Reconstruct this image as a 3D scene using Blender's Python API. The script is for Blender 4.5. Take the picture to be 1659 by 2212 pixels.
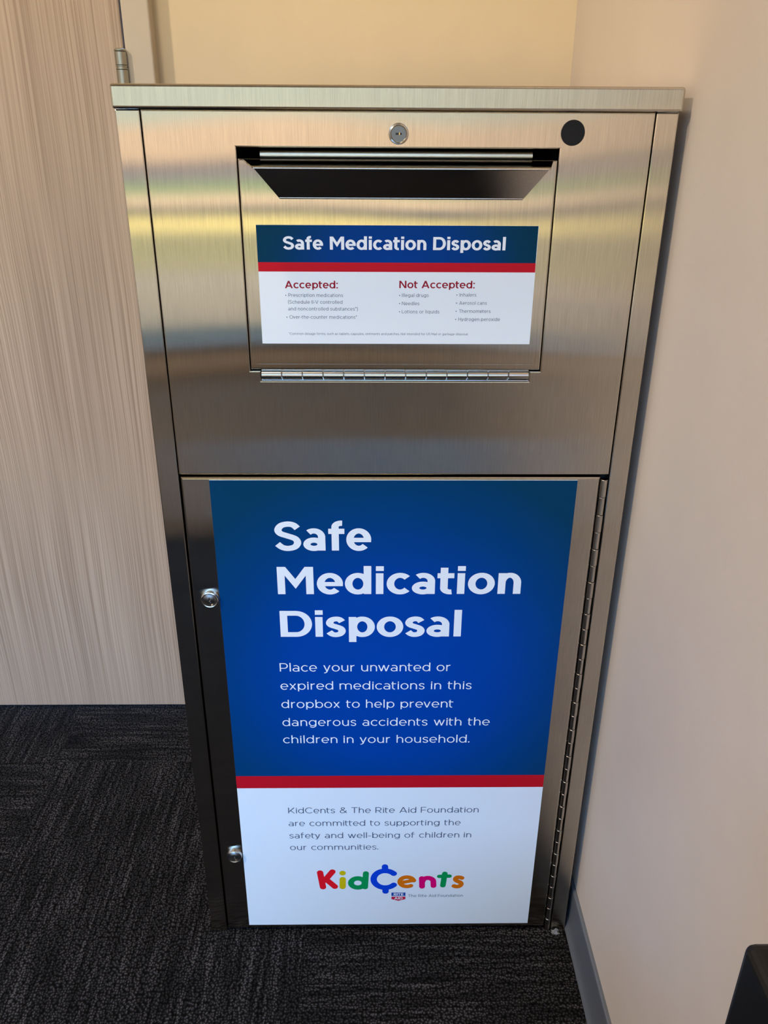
import bpy, bmesh, math, random
from mathutils import Vector, Matrix

random.seed(7)
sc = bpy.context.scene
for _o in list(bpy.data.objects):
    bpy.data.objects.remove(_o)
COL = sc.collection
D2R = math.pi / 180.0

# ------------------------------------------------------------------ camera
CAM = dict(f=1800.32, yaw=-0.01507, pitch=0.43969, roll=0.00633, x=-0.02473, y=-0.89441, z=1.13829)


def make_camera():
    base = Matrix(((1, 0, 0), (0, 0, -1), (0, 1, 0)))
    cy, sy = math.cos(CAM['yaw']), math.sin(CAM['yaw'])
    rz = Matrix(((cy, sy, 0), (-sy, cy, 0), (0, 0, 1)))
    cp, sp = math.cos(CAM['pitch']), math.sin(CAM['pitch'])
    rx = Matrix(((1, 0, 0), (0, cp, -sp), (0, sp, cp)))
    cr, sr = math.cos(CAM['roll']), math.sin(CAM['roll'])
    rr = Matrix(((cr, -sr, 0), (sr, cr, 0), (0, 0, 1)))
    R = rr @ rx @ base @ rz
    m = Matrix.Identity(4)
    for k in range(3):
        m[k][0] = R[0][k]
        m[k][1] = -R[1][k]
        m[k][2] = -R[2][k]
    m[0][3], m[1][3], m[2][3] = CAM['x'], CAM['y'], CAM['z']
    cd = bpy.data.cameras.new('camera')
    cd.sensor_fit = 'HORIZONTAL'
    cd.sensor_width = 36.0
    cd.lens = 36.0 * CAM['f'] / 1659.0
    cd.clip_start = 0.02
    co = bpy.data.objects.new('camera', cd)
    COL.objects.link(co)
    co.matrix_world = m
    sc.camera = co


make_camera()

# ------------------------------------------------------------------ view, sky, sun
sc.view_settings.view_transform = 'Standard'
sc.view_settings.look = 'None'
sc.view_settings.exposure = 0.0
sc.view_settings.gamma = 1.0
sc.view_settings.use_curve_mapping = False

SKY = (0.27, 0.53, 1.0)
SKY_STRENGTH = 12.0
SUN_STRENGTH = 26.0
KEY_POWER = 66.0
KEY_COLOR = (1.0, 0.80, 0.57)
KEY_POS = (-1.8, -1.25, 2.66)
FILL_POWER = 16.0

w = bpy.data.worlds.new('world')
sc.world = w
w.use_nodes = True
w.node_tree.nodes['Background'].inputs[0].default_value = (*SKY, 1)
w.node_tree.nodes['Background'].inputs[1].default_value = SKY_STRENGTH

sd = bpy.data.lights.new('sun', 'SUN')
sd.energy = SUN_STRENGTH
sd.angle = 0.01
sd.color = (1.0, 0.93, 0.82)
so = bpy.data.objects.new('sun', sd)
COL.objects.link(so)
so.rotation_euler = (-22 * D2R, 0, -20 * D2R)   # shines away from the room, onto the ground outdoors

# daylight through the window: a portal in its opening
WX0, WX1, WZ0, WZ1, WY = -2.8, 2.8, 0.06, 2.5, -3.0
pd = bpy.data.lights.new('window_portal', 'AREA')
pd.shape = 'RECTANGLE'
pd.size, pd.size_y = WX1 - WX0, WZ1 - WZ0
pd.cycles.is_portal = True
po = bpy.data.objects.new('window_portal', pd)
COL.objects.link(po)
po.location = ((WX0 + WX1) / 2, WY - 0.02, (WZ0 + WZ1) / 2)
po.rotation_euler = (90 * D2R, 0, 0)


# ------------------------------------------------------------------ materials
def new_mat(name):
    m = bpy.data.materials.new(name)
    m.use_nodes = True
    nt = m.node_tree
    return m, nt, nt.nodes['Principled BSDF']


def nd(nt, typ, **kw):
    n = nt.nodes.new(typ)
    for k, v in kw.items():
        setattr(n, k, v)
    return n


def lk(nt, a, b):
    nt.links.new(a, b)


def mapped(nt, scale, loc=(0, 0, 0), rot=(0, 0, 0)):
    tc = nd(nt, 'ShaderNodeNewGeometry')
    mp = nd(nt, 'ShaderNodeMapping')
    mp.inputs['Scale'].default_value = scale
    mp.inputs['Location'].default_value = loc
    mp.inputs['Rotation'].default_value = rot
    lk(nt, tc.outputs['Position'], mp.inputs['Vector'])
    return mp.outputs['Vector']


def noise(nt, vec, scale=1.0, detail=2.0, rough=0.5):
    n = nd(nt, 'ShaderNodeTexNoise')
    n.inputs['Scale'].default_value = scale
    n.inputs['Detail'].default_value = detail
    n.inputs['Roughness'].default_value = rough
    lk(nt, vec, n.inputs['Vector'])
    return n.outputs['Fac']


def ramp(nt, fac, stops):
    r = nd(nt, 'ShaderNodeValToRGB')
    e = r.color_ramp.elements
    while len(e) < len(stops):
        e.new(0.5)
    for k, (p, c) in enumerate(stops):
        e[k].position = p
        e[k].color = (*c, 1) if len(c) == 3 else c
    lk(nt, fac, r.inputs['Fac'])
    return r.outputs['Color']


def math_(nt, op, a, b=None, c=None):
    n = nd(nt, 'ShaderNodeMath', operation=op)
    for k, v in enumerate((a, b, c)):
        if v is None:
            continue
        if isinstance(v, (int, float)):
            n.inputs[k].default_value = v
        else:
            lk(nt, v, n.inputs[k])
    return n.outputs[0]


def bump(nt, height, strength, dist, normal=None):
    b = nd(nt, 'ShaderNodeBump')
    b.inputs['Strength'].default_value = strength
    b.inputs['Distance'].default_value = dist
    lk(nt, height, b.inputs['Height'])
    if normal is not None:
        lk(nt, normal, b.inputs['Normal'])
    return b.outputs['Normal']


def plain(name, col, rough=0.5, metal=0.0, spec=0.5):
    m, nt, p = new_mat(name)
    p.inputs['Base Color'].default_value = (*col, 1)
    p.inputs['Roughness'].default_value = rough
    p.inputs['Metallic'].default_value = metal
    p.inputs['Specular IOR Level'].default_value = spec
    return m


def steel(name, col=(0.59, 0.545, 0.475), across=0.21, along=0.0045, wave=0.0017, streak=0.13):
    """sheet steel brushed up and down: reflections smear sideways and stay crisp vertically"""
    m = bpy.data.materials.new(name)
    m.use_nodes = True
    nt = m.node_tree
    nt.nodes.clear()
    out = nd(nt, 'ShaderNodeOutputMaterial')
    g = nd(nt, 'ShaderNodeBsdfAnisotropic')
    g.distribution = 'BECKMANN'
    lk(nt, g.outputs[0], out.inputs[0])
    # alpha across = r^2 / (1 + a), along = r^2 * (1 + a), a < 0
    r2 = math.sqrt(across * along)
    g.inputs['Anisotropy'].default_value = math.sqrt(along / across) - 1.0
    ge = nd(nt, 'ShaderNodeNewGeometry')
    cr = nd(nt, 'ShaderNodeVectorMath', operation='CROSS_PRODUCT')
    cr.inputs[0].default_value = (0, 0, 1)
    lk(nt, ge.outputs['True Normal'], cr.inputs[1])
    ta = nd(nt, 'ShaderNodeVectorMath', operation='ADD')
    ta.inputs[1].default_value = (0.002, 0, 0)
    lk(nt, cr.outputs[0], ta.inputs[0])
    t = nd(nt, 'ShaderNodeVectorMath', operation='NORMALIZE')     # level direction in each sheet
    lk(nt, ta.outputs[0], t.inputs[0])
    lk(nt, t.outputs[0], g.inputs['Tangent'])
    st = noise(nt, mapped(nt, (1300, 1300, 28)), 1.0, 2.0, 0.6)
    lk(nt, ramp(nt, st, [(0.25, tuple(k * (1 - streak) for k in col)), (0.75, tuple(min(1, k * (1 + streak)) for k in col))]), g.inputs['Color'])
    smudge = noise(nt, mapped(nt, (7, 7, 6)), 1.0, 3.0, 0.55)
    r = nd(nt, 'ShaderNodeMapRange')
    r.inputs['From Min'].default_value = 0.35
    r.inputs['From Max'].default_value = 0.75
    r.inputs['To Min'].default_value = math.sqrt(r2) * 0.94
    r.inputs['To Max'].default_value = math.sqrt(r2) * 1.14
    lk(nt, smudge, r.inputs['Value'])
    lk(nt, r.outputs[0], g.inputs['Roughness'])
    wv = noise(nt, mapped(nt, (2.6, 2.6, 3.4), loc=(3.1, 0, 1.7)), 1.0, 0.0, 0.4)
    lk(nt, bump(nt, wv, 1.0, wave * 3), g.inputs['Normal'])
    return m


M = {}
M['steel'] = steel('brushed_steel')
M['steel_edge'] = steel('steel_edge', col=(0.50, 0.47, 0.43), across=.17, along=.17, wave=0.0, streak=0.05)
M['steel_lip'] = steel('steel_lip', across=.03, along=.02, wave=0.0)
M['bar'] = plain('bar_metal', (0.72, 0.63, 0.47), 0.38, 1.0)
M['polished'] = plain('polished_steel', (0.60, 0.575, 0.54), 0.22, 1.0)
M['satin_nickel'] = plain('satin_nickel', (0.42, 0.42, 0.37), 0.34, 1.0)
M['lock_face'] = plain('lock_face', (0.20, 0.20, 0.205), 0.36, 1.0)
M['black_hole'] = plain('keyhole_black', (0.006, 0.006, 0.007), 0.6)
M['brass'] = plain('brass_pin', (0.75, 0.55, 0.22), 0.25, 1.0)
M['black_plastic'] = plain('black_plastic', (0.010, 0.010, 0.0115), 0.6, 0.0, 0.2)
M['inside_shade'] = plain('shade_black', (0.012, 0.011, 0.010), 0.7)  # near-black colour stands in for the shade inside the cabinet
M['white_print'] = plain('white_print', (0.84, 0.90, 0.97), 0.38)
M['dark_print'] = plain('grey_blue_print', (0.055, 0.085, 0.15), 0.4)
M['red_print'] = plain('red_print', (0.52, 0.006, 0.018), 0.45, 0.0, 0.15)
M['dark_red_print'] = plain('dark_red_print', (0.29, 0.006, 0.024), 0.45, 0.0, 0.15)
M['white_vinyl'] = plain('white_vinyl', (0.80, 0.88, 0.96), 0.36)
for k, c in dict(K=(0.80, 0.008, 0.02), i=(0.63, 0.50, 0.006), d=(0.002, 0.30, 0.085), cent=(0.002, 0.055, 0.66),
                 e=(0.72, 0.17, 0.004), n=(0.72, 0.001, 0.17), t=(0.002, 0.30, 0.085), s=(0.72, 0.17, 0.004)).items():
    M['logo_' + k] = plain('logo_' + k, c, 0.45, 0.0, 0.15)
M['badge_blue'] = plain('badge_blue', (0.006, 0.06, 0.36), 0.45, 0.0, 0.15)
M['badge_red'] = plain('badge_red', (0.56, 0.012, 0.06), 0.45, 0.0, 0.15)


def blue_print(name, centre, radii, stops):
    m, nt, p = new_mat(name)
    g = nd(nt, 'ShaderNodeNewGeometry')
    s = nd(nt, 'ShaderNodeVectorMath', operation='SUBTRACT')
    s.inputs[1].default_value = (centre[0], 0, centre[1])
    lk(nt, g.outputs['Position'], s.inputs[0])
    q = nd(nt, 'ShaderNodeVectorMath', operation='MULTIPLY')
    q.inputs[1].default_value = (1 / radii[0], 0, 1 / radii[1])
    lk(nt, s.outputs[0], q.inputs[0])
    ln = nd(nt, 'ShaderNodeVectorMath', operation='LENGTH')
    lk(nt, q.outputs[0], ln.inputs[0])
    lk(nt, ramp(nt, ln.outputs['Value'], stops), p.inputs['Base Color'])
    p.inputs['Roughness'].default_value = 0.45
    p.inputs['Specular IOR Level'].default_value = 0.07
    return m


M['blue_big'] = blue_print('blue_gradient_print', (0.005, 0.485), (0.30, 0.30),
                           [(0.0, (0.0, 0.055, 0.40)), (0.45, (0.0, 0.052, 0.34)), (0.75, (0.0, 0.047, 0.20)), (1.0, (0.001, 0.043, 0.115))])
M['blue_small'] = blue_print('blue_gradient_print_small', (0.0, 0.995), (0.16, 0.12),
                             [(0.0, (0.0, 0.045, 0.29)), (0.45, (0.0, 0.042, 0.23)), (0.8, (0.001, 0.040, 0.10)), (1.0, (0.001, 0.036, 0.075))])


def wall_paint(name, col, peel=0.10):
    m, nt, p = new_mat(name)
    n = noise(nt, mapped(nt, (1, 1, 1)), 260.0, 3.0, 0.55)
    n2 = noise(nt, mapped(nt, (1, 1, 1)), 14.0, 2.0, 0.5)
    lk(nt, ramp(nt, n2, [(0.3, tuple(k * 0.985 for k in col)), (0.7, tuple(min(1, k * 1.015) for k in col))]), p.inputs['Base Color'])
    p.inputs['Roughness'].default_value = 0.55
    p.inputs['Specular IOR Level'].default_value = 0.3
    lk(nt, bump(nt, n, peel, 0.0006), p.inputs['Normal'])
    return m


M['wall_right'] = wall_paint('taupe_wall_paint', (0.56, 0.50, 0.45))
M['wall_back'] = wall_paint('cream_wall_paint', (0.66, 0.55, 0.38))
M['ceiling'] = wall_paint('ceiling_white', (0.78, 0.76, 0.72))
M['jamb'] = wall_paint('jamb_paint', (0.53, 0.47, 0.39), 0.03)
M['baseboard'] = plain('grey_vinyl', (0.105, 0.120, 0.148), 0.34)
M['frame_alu'] = plain('dark_aluminium', (0.10, 0.095, 0.09), 0.4, 0.6)


def laminate():
    m, nt, p = new_mat('wood_grain_laminate')
    wob = noise(nt, mapped(nt, (3, 1, 1.3)), 1.0, 2.0, 0.5)
    g = nd(nt, 'ShaderNodeNewGeometry')
    sx = nd(nt, 'ShaderNodeSeparateXYZ')
    lk(nt, g.outputs['Position'], sx.inputs[0])
    x2 = math_(nt, 'MULTIPLY_ADD', wob, 0.030, sx.outputs['X'])

    def lines(sxx, sz, det):
        cb = nd(nt, 'ShaderNodeCombineXYZ')
        lk(nt, math_(nt, 'MULTIPLY', x2, sxx), cb.inputs[0])
        lk(nt, math_(nt, 'MULTIPLY', sx.outputs['Z'], sz), cb.inputs[2])
        return noise(nt, cb.outputs[0], 1.0, det, 0.55)
    fine = lines(560, 2.0, 1.0)
    mid = lines(90, 0.6, 2.0)
    broad = lines(9, 0.7, 2.0)
    c1 = ramp(nt, fine, [(0.36, (0.34, 0.258, 0.188)), (0.50, (0.45, 0.35, 0.27)), (0.64, (0.50, 0.40, 0.31))])
    mx = nd(nt, 'ShaderNodeMix', data_type='RGBA', blend_type='MULTIPLY')
    mx.inputs['Factor'].default_value = 1.0
    lk(nt, c1, mx.inputs['A'])
    lk(nt, ramp(nt, mid, [(0.35, (0.88, 0.87, 0.86)), (0.65, (1.0, 1.0, 1.0))]), mx.inputs['B'])
    mx2 = nd(nt, 'ShaderNodeMix', data_type='RGBA', blend_type='MULTIPLY')
    mx2.inputs['Factor'].default_value = 1.0
    lk(nt, mx.outputs['Result'], mx2.inputs['A'])
    lk(nt, ramp(nt, broad, [(0.35, (0.93, 0.92, 0.92)), (0.65, (1.03, 1.03, 1.03))]), mx2.inputs['B'])
    lk(nt, mx2.outputs['Result'], p.inputs['Base Color'])
    p.inputs['Roughness'].default_value = 0.5
    lk(nt, bump(nt, fine, 0.12, 0.0003), p.inputs['Normal'])
    return m


M['laminate'] = laminate()


def carpet():
    m, nt, p = new_mat('charcoal_loop_carpet')
    g = nd(nt, 'ShaderNodeNewGeometry')
    s = nd(nt, 'ShaderNodeSeparateXYZ')
    lk(nt, g.outputs['Position'], s.inputs[0])
    X, Y = s.outputs['X'], s.outputs['Y']
    # quarter-turned carpet tiles
    ix = math_(nt, 'FLOOR', math_(nt, 'DIVIDE', math_(nt, 'ADD', X, 0.128), 0.515))
    iy = math_(nt, 'FLOOR', math_(nt, 'DIVIDE', math_(nt, 'ADD', Y, -0.378), 0.60))
    par = math_(nt, 'FLOORED_MODULO', math_(nt, 'ADD', math_(nt, 'ADD', ix, iy), 1.0), 2.0)   # 1 -> rows run along x

    def mixf(a, b):
        n = nd(nt, 'ShaderNodeMix', data_type='FLOAT')
        lk(nt, par, n.inputs['Factor'])
        lk(nt, a, n.inputs['A'])
        lk(nt, b, n.inputs['B'])
        return n.outputs['Result']
    U = mixf(X, Y)      # along the row
    V = mixf(Y, X)      # across the rows

    def vec(a, sa, b, sb):
        c = nd(nt, 'ShaderNodeCombineXYZ')
        lk(nt, math_(nt, 'MULTIPLY', a, sa), c.inputs[0])
        lk(nt, math_(nt, 'MULTIPLY', b, sb), c.inputs[1])
        return c.outputs[0]
    wob = noise(nt, vec(U, 60, V, 60), 1.0, 1.0, 0.5)
    V2 = math_(nt, 'MULTIPLY_ADD', wob, 0.004, V)
    vo = nd(nt, 'ShaderNodeTexVoronoi', voronoi_dimensions='2D', feature='F1')
    vo.inputs['Scale'].default_value = 1.0
    vo.inputs['Randomness'].default_value = 0.85
    lk(nt, vec(U, 235, V2, 255), vo.inputs['Vector'])
    loop = math_(nt, 'SUBTRACT', 1.0, vo.outputs['Distance'])
    rows = noise(nt, vec(U, 7, V2, 150), 1.0, 2.0, 0.6)
    patch = noise(nt, vec(U, 12, V, 40), 1.0, 2.0, 0.6)
    h = math_(nt, 'ADD', loop, math_(nt, 'MULTIPLY', rows, 1.05))
    h = math_(nt, 'ADD', h, math_(nt, 'MULTIPLY', patch, 0.35))
    hn = math_(nt, 'DIVIDE', h, 2.0)
    hair = noise(nt, vec(U, 900, V, 500), 1.0, 2.0, 0.6)
    f = math_(nt, 'MULTIPLY_ADD', hair, 0.24, math_(nt, 'SUBTRACT', hn, 0.035))
    c = ramp(nt, f, [(0.56, (0.0020, 0.0020, 0.0024)), (0.70, (0.0085, 0.0085, 0.0095)), (0.82, (0.0195, 0.019, 0.0215)), (0.92, (0.080, 0.078, 0.085))])
    lk(nt, c, p.inputs['Base Color'])
    p.inputs['Roughness'].default_value = 0.9
    p.inputs['Specular IOR Level'].default_value = 0.05
    lk(nt, bump(nt, f, 0.9, 0.006), p.inputs['Normal'])
    return m


M['carpet'] = carpet()


def vinyl():
    m, nt, p = new_mat('black_vinyl')
    p.inputs['Base Color'].default_value = (0.003, 0.003, 0.0035, 1)
    p.inputs['Roughness'].default_value = 0.45
    p.inputs['Specular IOR Level'].default_value = 0.28
    n = noise(nt, mapped(nt, (1, 1, 1)), 900.0, 2.0, 0.5)
    lk(nt, bump(nt, n, 0.15, 0.0004), p.inputs['Normal'])
    return m


M['vinyl'] = vinyl()


def outdoor(name, a, b, scale):
    m, nt, p = new_mat(name)
    lk(nt, ramp(nt, noise(nt, mapped(nt, (1, 1, 1)), scale, 4.0, 0.6), [(0.3, a), (0.7, b)]), p.inputs['Base Color'])
    p.inputs['Roughness'].default_value = 0.9
    p.inputs['Specular IOR Level'].default_value = 0.1
    return m


M['concrete'] = outdoor('brown_paving', (0.082, 0.058, 0.033), (0.100, 0.070, 0.041), 3.0)
M['lawn'] = outdoor('dull_grass', (0.074, 0.054, 0.017), (0.096, 0.067, 0.023), 2.0)
M['dry_lawn'] = outdoor('dry_grass', (0.192, 0.124, 0.029), (0.235, 0.149, 0.039), 1.5)
M['asphalt'] = outdoor('asphalt_grey', (0.010, 0.009, 0.007), (0.014, 0.012, 0.009), 4.0)
M['sand'] = outdoor('sandy_verge', (0.203, 0.117, 0.053), (0.240, 0.138, 0.064), 1.5)
M['field'] = outdoor('green_grass', (0.051, 0.056, 0.016), (0.066, 0.069, 0.022), 1.0)
M['paving'] = outdoor('grey_paving', (0.054, 0.037, 0.028), (0.066, 0.045, 0.034), 1.0)
M['stucco'] = outdoor('pink_beige_stucco', (0.333, 0.190, 0.095), (0.386, 0.218, 0.112), 1.0)
M['added_floor'] = outdoor('added_floor_brown', (0.105, 0.072, 0.042), (0.135, 0.092, 0.054), 6.0)  # warm brown chosen for how the added strip mirrors in the steel
M['render'] = outdoor('pale_green_render', (0.225, 0.188, 0.118), (0.27, 0.225, 0.14), 0.6)
M['roof'] = outdoor('roof_grey', (0.10, 0.09, 0.08), (0.13, 0.12, 0.10), 2.0)


def emitter(name, col, strength):
    m, nt, p = new_mat(name)
    p.inputs['Base Color'].default_value = (0.8, 0.8, 0.8, 1)
    p.inputs['Emission Color'].default_value = (*col, 1)
    p.inputs['Emission Strength'].default_value = strength
    return m


M['lamp_glow'] = emitter('lamp_glow', KEY_COLOR, 6.0)


def window_glass():
    m = bpy.data.materials.new('window_glass')
    m.use_nodes = True
    nt = m.node_tree
    nt.nodes.clear()
    out = nd(nt, 'ShaderNodeOutputMaterial')
    mix = nd(nt, 'ShaderNodeMixShader')
    tr = nd(nt, 'ShaderNodeBsdfTransparent')
    tr.inputs[0].default_value = (0.95, 0.97, 0.96, 1)
    gl = nd(nt, 'ShaderNodeBsdfGlossy')
    gl.inputs['Roughness'].default_value = 0.02
    fr = nd(nt, 'ShaderNodeFresnel')
    fr.inputs[0].default_value = 1.25
    lk(nt, fr.outputs[0], mix.inputs[0])
    lk(nt, tr.outputs[0], mix.inputs[1])
    lk(nt, gl.outputs[0], mix.inputs[2])
    lk(nt, mix.outputs[0], out.inputs[0])
    return m


M['glass'] = window_glass()


def clear_film():
    m, nt, p = new_mat('clear_film')
    p.inputs['Base Color'].default_value = (0.85, 0.87, 0.9, 1)
    p.inputs['Roughness'].default_value = 0.15
    p.inputs['Transmission Weight'].default_value = 0.8
    return m


M['film'] = clear_film()

# ------------------------------------------------------------------ geometry helpers


def bx(bm, x0, x1, y0, y1, z0, z1, bev=0.0, seg=2, mi=0):
    t = bmesh.new()
    bmesh.ops.create_cube(t, size=1.0)
    for v in t.verts:
        v.co = Vector(((x0 + x1) / 2 + v.co.x * (x1 - x0), (y0 + y1) / 2 + v.co.y * (y1 - y0), (z0 + z1) / 2 + v.co.z * (z1 - z0)))
    if bev > 0:
        bmesh.ops.bevel(t, geom=list(t.edges), offset=bev, segments=seg, profile=0.5, affect='EDGES')
    for f in t.faces:
        f.material_index = mi
        f.smooth = False
    merge(bm, t)


def merge(bm, t):
    me = bpy.data.meshes.new('tmp')
    t.to_mesh(me)
    t.free()
    bm.from_mesh(me)
    bpy.data.meshes.remove(me)


def lathe(bm, prof, origin, axis, seg=32, mi=0, smooth=True):
    """prof: (radius, distance along axis); axis is a unit Vector"""
    ax = Vector(axis).normalized()
    u = ax.orthogonal().normalized()
    v = ax.cross(u)
    o = Vector(origin)
    t = bmesh.new()
    rings = []
    for r, d in prof:
        if r < 1e-7:
            rings.append([t.verts.new(o + ax * d)])
        else:
            rings.append([t.verts.new(o + ax * d + (u * math.cos(a) + v * math.sin(a)) * r)
                          for a in [2 * math.pi * k / seg for k in range(seg)]])
    for a, b in zip(rings, rings[1:]):
        for k in range(seg):
            k2 = (k + 1) % seg
            vs = [a[k % len(a)], a[k2 % len(a)], b[k2 % len(b)], b[k % len(b)]]
            uv = []
            for q in vs:
                if q not in uv:
                    uv.append(q)
            if len(uv) > 2:
                f = t.faces.new(uv)
                f.smooth = smooth
                f.material_index = mi
    bmesh.ops.recalc_face_normals(t, faces=list(t.faces))
    merge(bm, t)


def plate(bm, xs, zs, filled, y0, y1, bev=0.0, seg=2, mi=0):
    """flat plate in the xz plane from a grid of cells, front at y0"""
    t = bmesh.new()
    vs = {}

    def V(i, j, y):
        if (i, j, y) not in vs:
            vs[(i, j, y)] = t.verts.new((xs[i], y, zs[j]))
        return vs[(i, j, y)]
    nx, nz = len(xs) - 1, len(zs) - 1
    F = lambda i, j: 0 <= i < nx and 0 <= j < nz and filled(i, j)
    for i in range(nx):
        for j in range(nz):
            if not F(i, j):
                continue
            t.faces.new((V(i, j, y0), V(i + 1, j, y0), V(i + 1, j + 1, y0), V(i, j + 1, y0)))
            t.faces.new((V(i, j, y1), V(i, j + 1, y1), V(i + 1, j + 1, y1), V(i + 1, j, y1)))
            for (di, dj, a, b) in ((-1, 0, (i, j + 1), (i, j)), (1, 0, (i + 1, j), (i + 1, j + 1)), (0, -1, (i, j), (i + 1, j)), (0, 1, (i + 1, j + 1), (i, j + 1))):
                if not F(i + di, j + dj):
                    t.faces.new((V(*a, y0), V(*a, y1), V(*b, y1), V(*b, y0)))
    bmesh.ops.recalc_face_normals(t, faces=list(t.faces))
    bmesh.ops.dissolve_limit(t, angle_limit=0.01, verts=list(t.verts), edges=list(t.edges))
    if bev > 0:
        es = [e for e in t.edges if len(e.link_faces) == 2 and e.calc_face_angle(0) > 0.6
              and all(abs(v.co.y - y0) < 1e-6 for v in e.verts)]
        bmesh.ops.bevel(t, geom=es, offset=bev, segments=seg, profile=0.5, affect='EDGES')
    bmesh.ops.triangulate(t, faces=[f for f in t.faces if len(f.verts) > 4])
    for f in t.faces:
        f.material_index = mi
    merge(bm, t)


def prism_y(bm, poly, y0, y1, mi=0):
    """extrude an (x,z) polygon along y"""
    t = bmesh.new()
    a = [t.verts.new((x, y0, z)) for x, z in poly]
    b = [t.verts.new((x, y1, z)) for x, z in poly]
    n = len(poly)
    t.faces.new(a)
    t.faces.new(b[::-1])
    for k in range(n):
        t.faces.new((a[k], b[k], b[(k + 1) % n], a[(k + 1) % n]))
    bmesh.ops.recalc_face_normals(t, faces=list(t.faces))
    for f in t.faces:
        f.material_index = mi
    merge(bm, t)


def obj(name, bm, mats, parent=None, smooth_angle=None):
    for e in bm.edges:
        if len(e.link_faces) == 2 and e.calc_face_angle(0) > 0.62:
            e.smooth = False
    me = bpy.data.meshes.new(name)
    bm.to_mesh(me)
    bm.free()
    for m in (mats if isinstance(mats, (list, tuple)) else [mats]):
        me.materials.append(m)
    o = bpy.data.objects.new(name, me)
    COL.objects.link(o)
    if parent is not None:
        o.parent = parent
        root = parent
        if root.type == 'EMPTY':
            o.matrix_parent_inverse = Matrix.Translation(-Vector(root.location))
    return o


def thing(name, label, cat, loc=(0, 0, 0), group=None):
    o = bpy.data.objects.new(name, None)
    o.empty_display_size = 0.05
    COL.objects.link(o)
    o.location = loc
    o['label'], o['category'] = label, cat
    if group:
        o['group'] = group
    return o


def struct(name, bm, mats, label=None, parent=None):
    o = obj(name, bm, mats, parent)
    if parent is None:
        o['kind'] = 'structure'
        if label:
            o['label'] = label
    return o


NB = bmesh.new

# ------------------------------------------------------------------ lettering: outline strokes of a geometric sans


class Pen:
    def __init__(s, w, h, x):
        s.w, s.h, s.x = w, h, x      # stem width, bar thickness, x-height (cap height = 1)
        s.p = []

    def poly(s, pts):
        s.p.append((list(pts), [tuple(range(len(pts)))]))

    def V(s, x, y0, y1, w=None):
        w = s.w if w is None else w
        s.poly([(x, y0), (x + w, y0), (x + w, y1), (x, y1)])

    def H(s, x0, x1, y, h=None):
        h = s.h if h is None else h
        s.poly([(x0, y), (x1, y), (x1, y + h), (x0, y + h)])

    def bar(s, x0, y0, x1, y1, hw=None):
        """bar with level ends, left edge from (x0,y0) up to (x1,y1)"""
        hw = hw or s.w * 1.08
        s.poly([(x0, y0), (x0 + hw, y0), (x1 + hw, y1), (x1, y1)])

    def stroke(s, pts, closed=False):
        n = len(pts)
        vs, fs = [], []
        for k in range(n):
            if closed:
                a, b = pts[k - 1], pts[(k + 1) % n]
            else:
                a, b = pts[max(0, k - 1)], pts[min(n - 1, k + 1)]
            dx, dy = b[0] - a[0], b[1] - a[1]
            l = math.hypot(dx, dy) or 1
            ox, oy = -dy / l * s.w / 2, dx / l * s.h / 2
            vs += [(pts[k][0] - ox, pts[k][1] - oy), (pts[k][0] + ox, pts[k][1] + oy)]
        for k in range(n if closed else n - 1):
            j = (k + 1) % n
            fs.append((2 * k, 2 * j, 2 * j + 1, 2 * k + 1))
        s.p.append((vs, fs))

    def arcpts(s, x0, y0, x1, y1, a0, a1):
        """centre line of an elliptical stroke whose OUTER box is given"""
        cx, cy = (x0 + x1) / 2, (y0 + y1) / 2
        rx, ry = (x1 - x0 - s.w) / 2, (y1 - y0 - s.h) / 2
        n = max(3, int(abs(a1 - a0) / 9))
        return [(cx + rx * math.cos(math.radians(a0 + (a1 - a0) * k / n)), cy + ry * math.sin(math.radians(a0 + (a1 - a0) * k / n))) for k in range(n + 1)]

    def arc(s, x0, y0, x1, y1, a0, a1):
        s.stroke(s.arcpts(x0, y0, x1, y1, a0, a1))

    def ring(s, x0, y0, x1, y1):
        s.stroke(s.arcpts(x0, y0, x1, y1, 0, 360)[:-1], True)


def smooth(pts, n=5):
    out = []
    for k in range(len(pts) - 1):
        p0, p1, p2, p3 = pts[max(0, k - 1)], pts[k], pts[k + 1], pts[min(len(pts) - 1, k + 2)]
        for q in range(n):
            t = q / n
            out.append(tuple(0.5 * ((2 * b) + (-a + c) * t + (2 * a - 5 * b + 4 * c - d) * t * t + (-a + 3 * b - 3 * c + d) * t ** 3)
                             for a, b, c, d in zip(p0, p1, p2, p3)))
    out.append(pts[-1])
    return out


S_SHAPE = [(.97, .83), (.78, .965), (.5, 1.0), (.20, .935), (.05, .765), (.16, .615), (.5, .515), (.85, .405), (.96, .235), (.82, .065), (.5, 0), (.22, .045), (.0, .185)]


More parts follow.
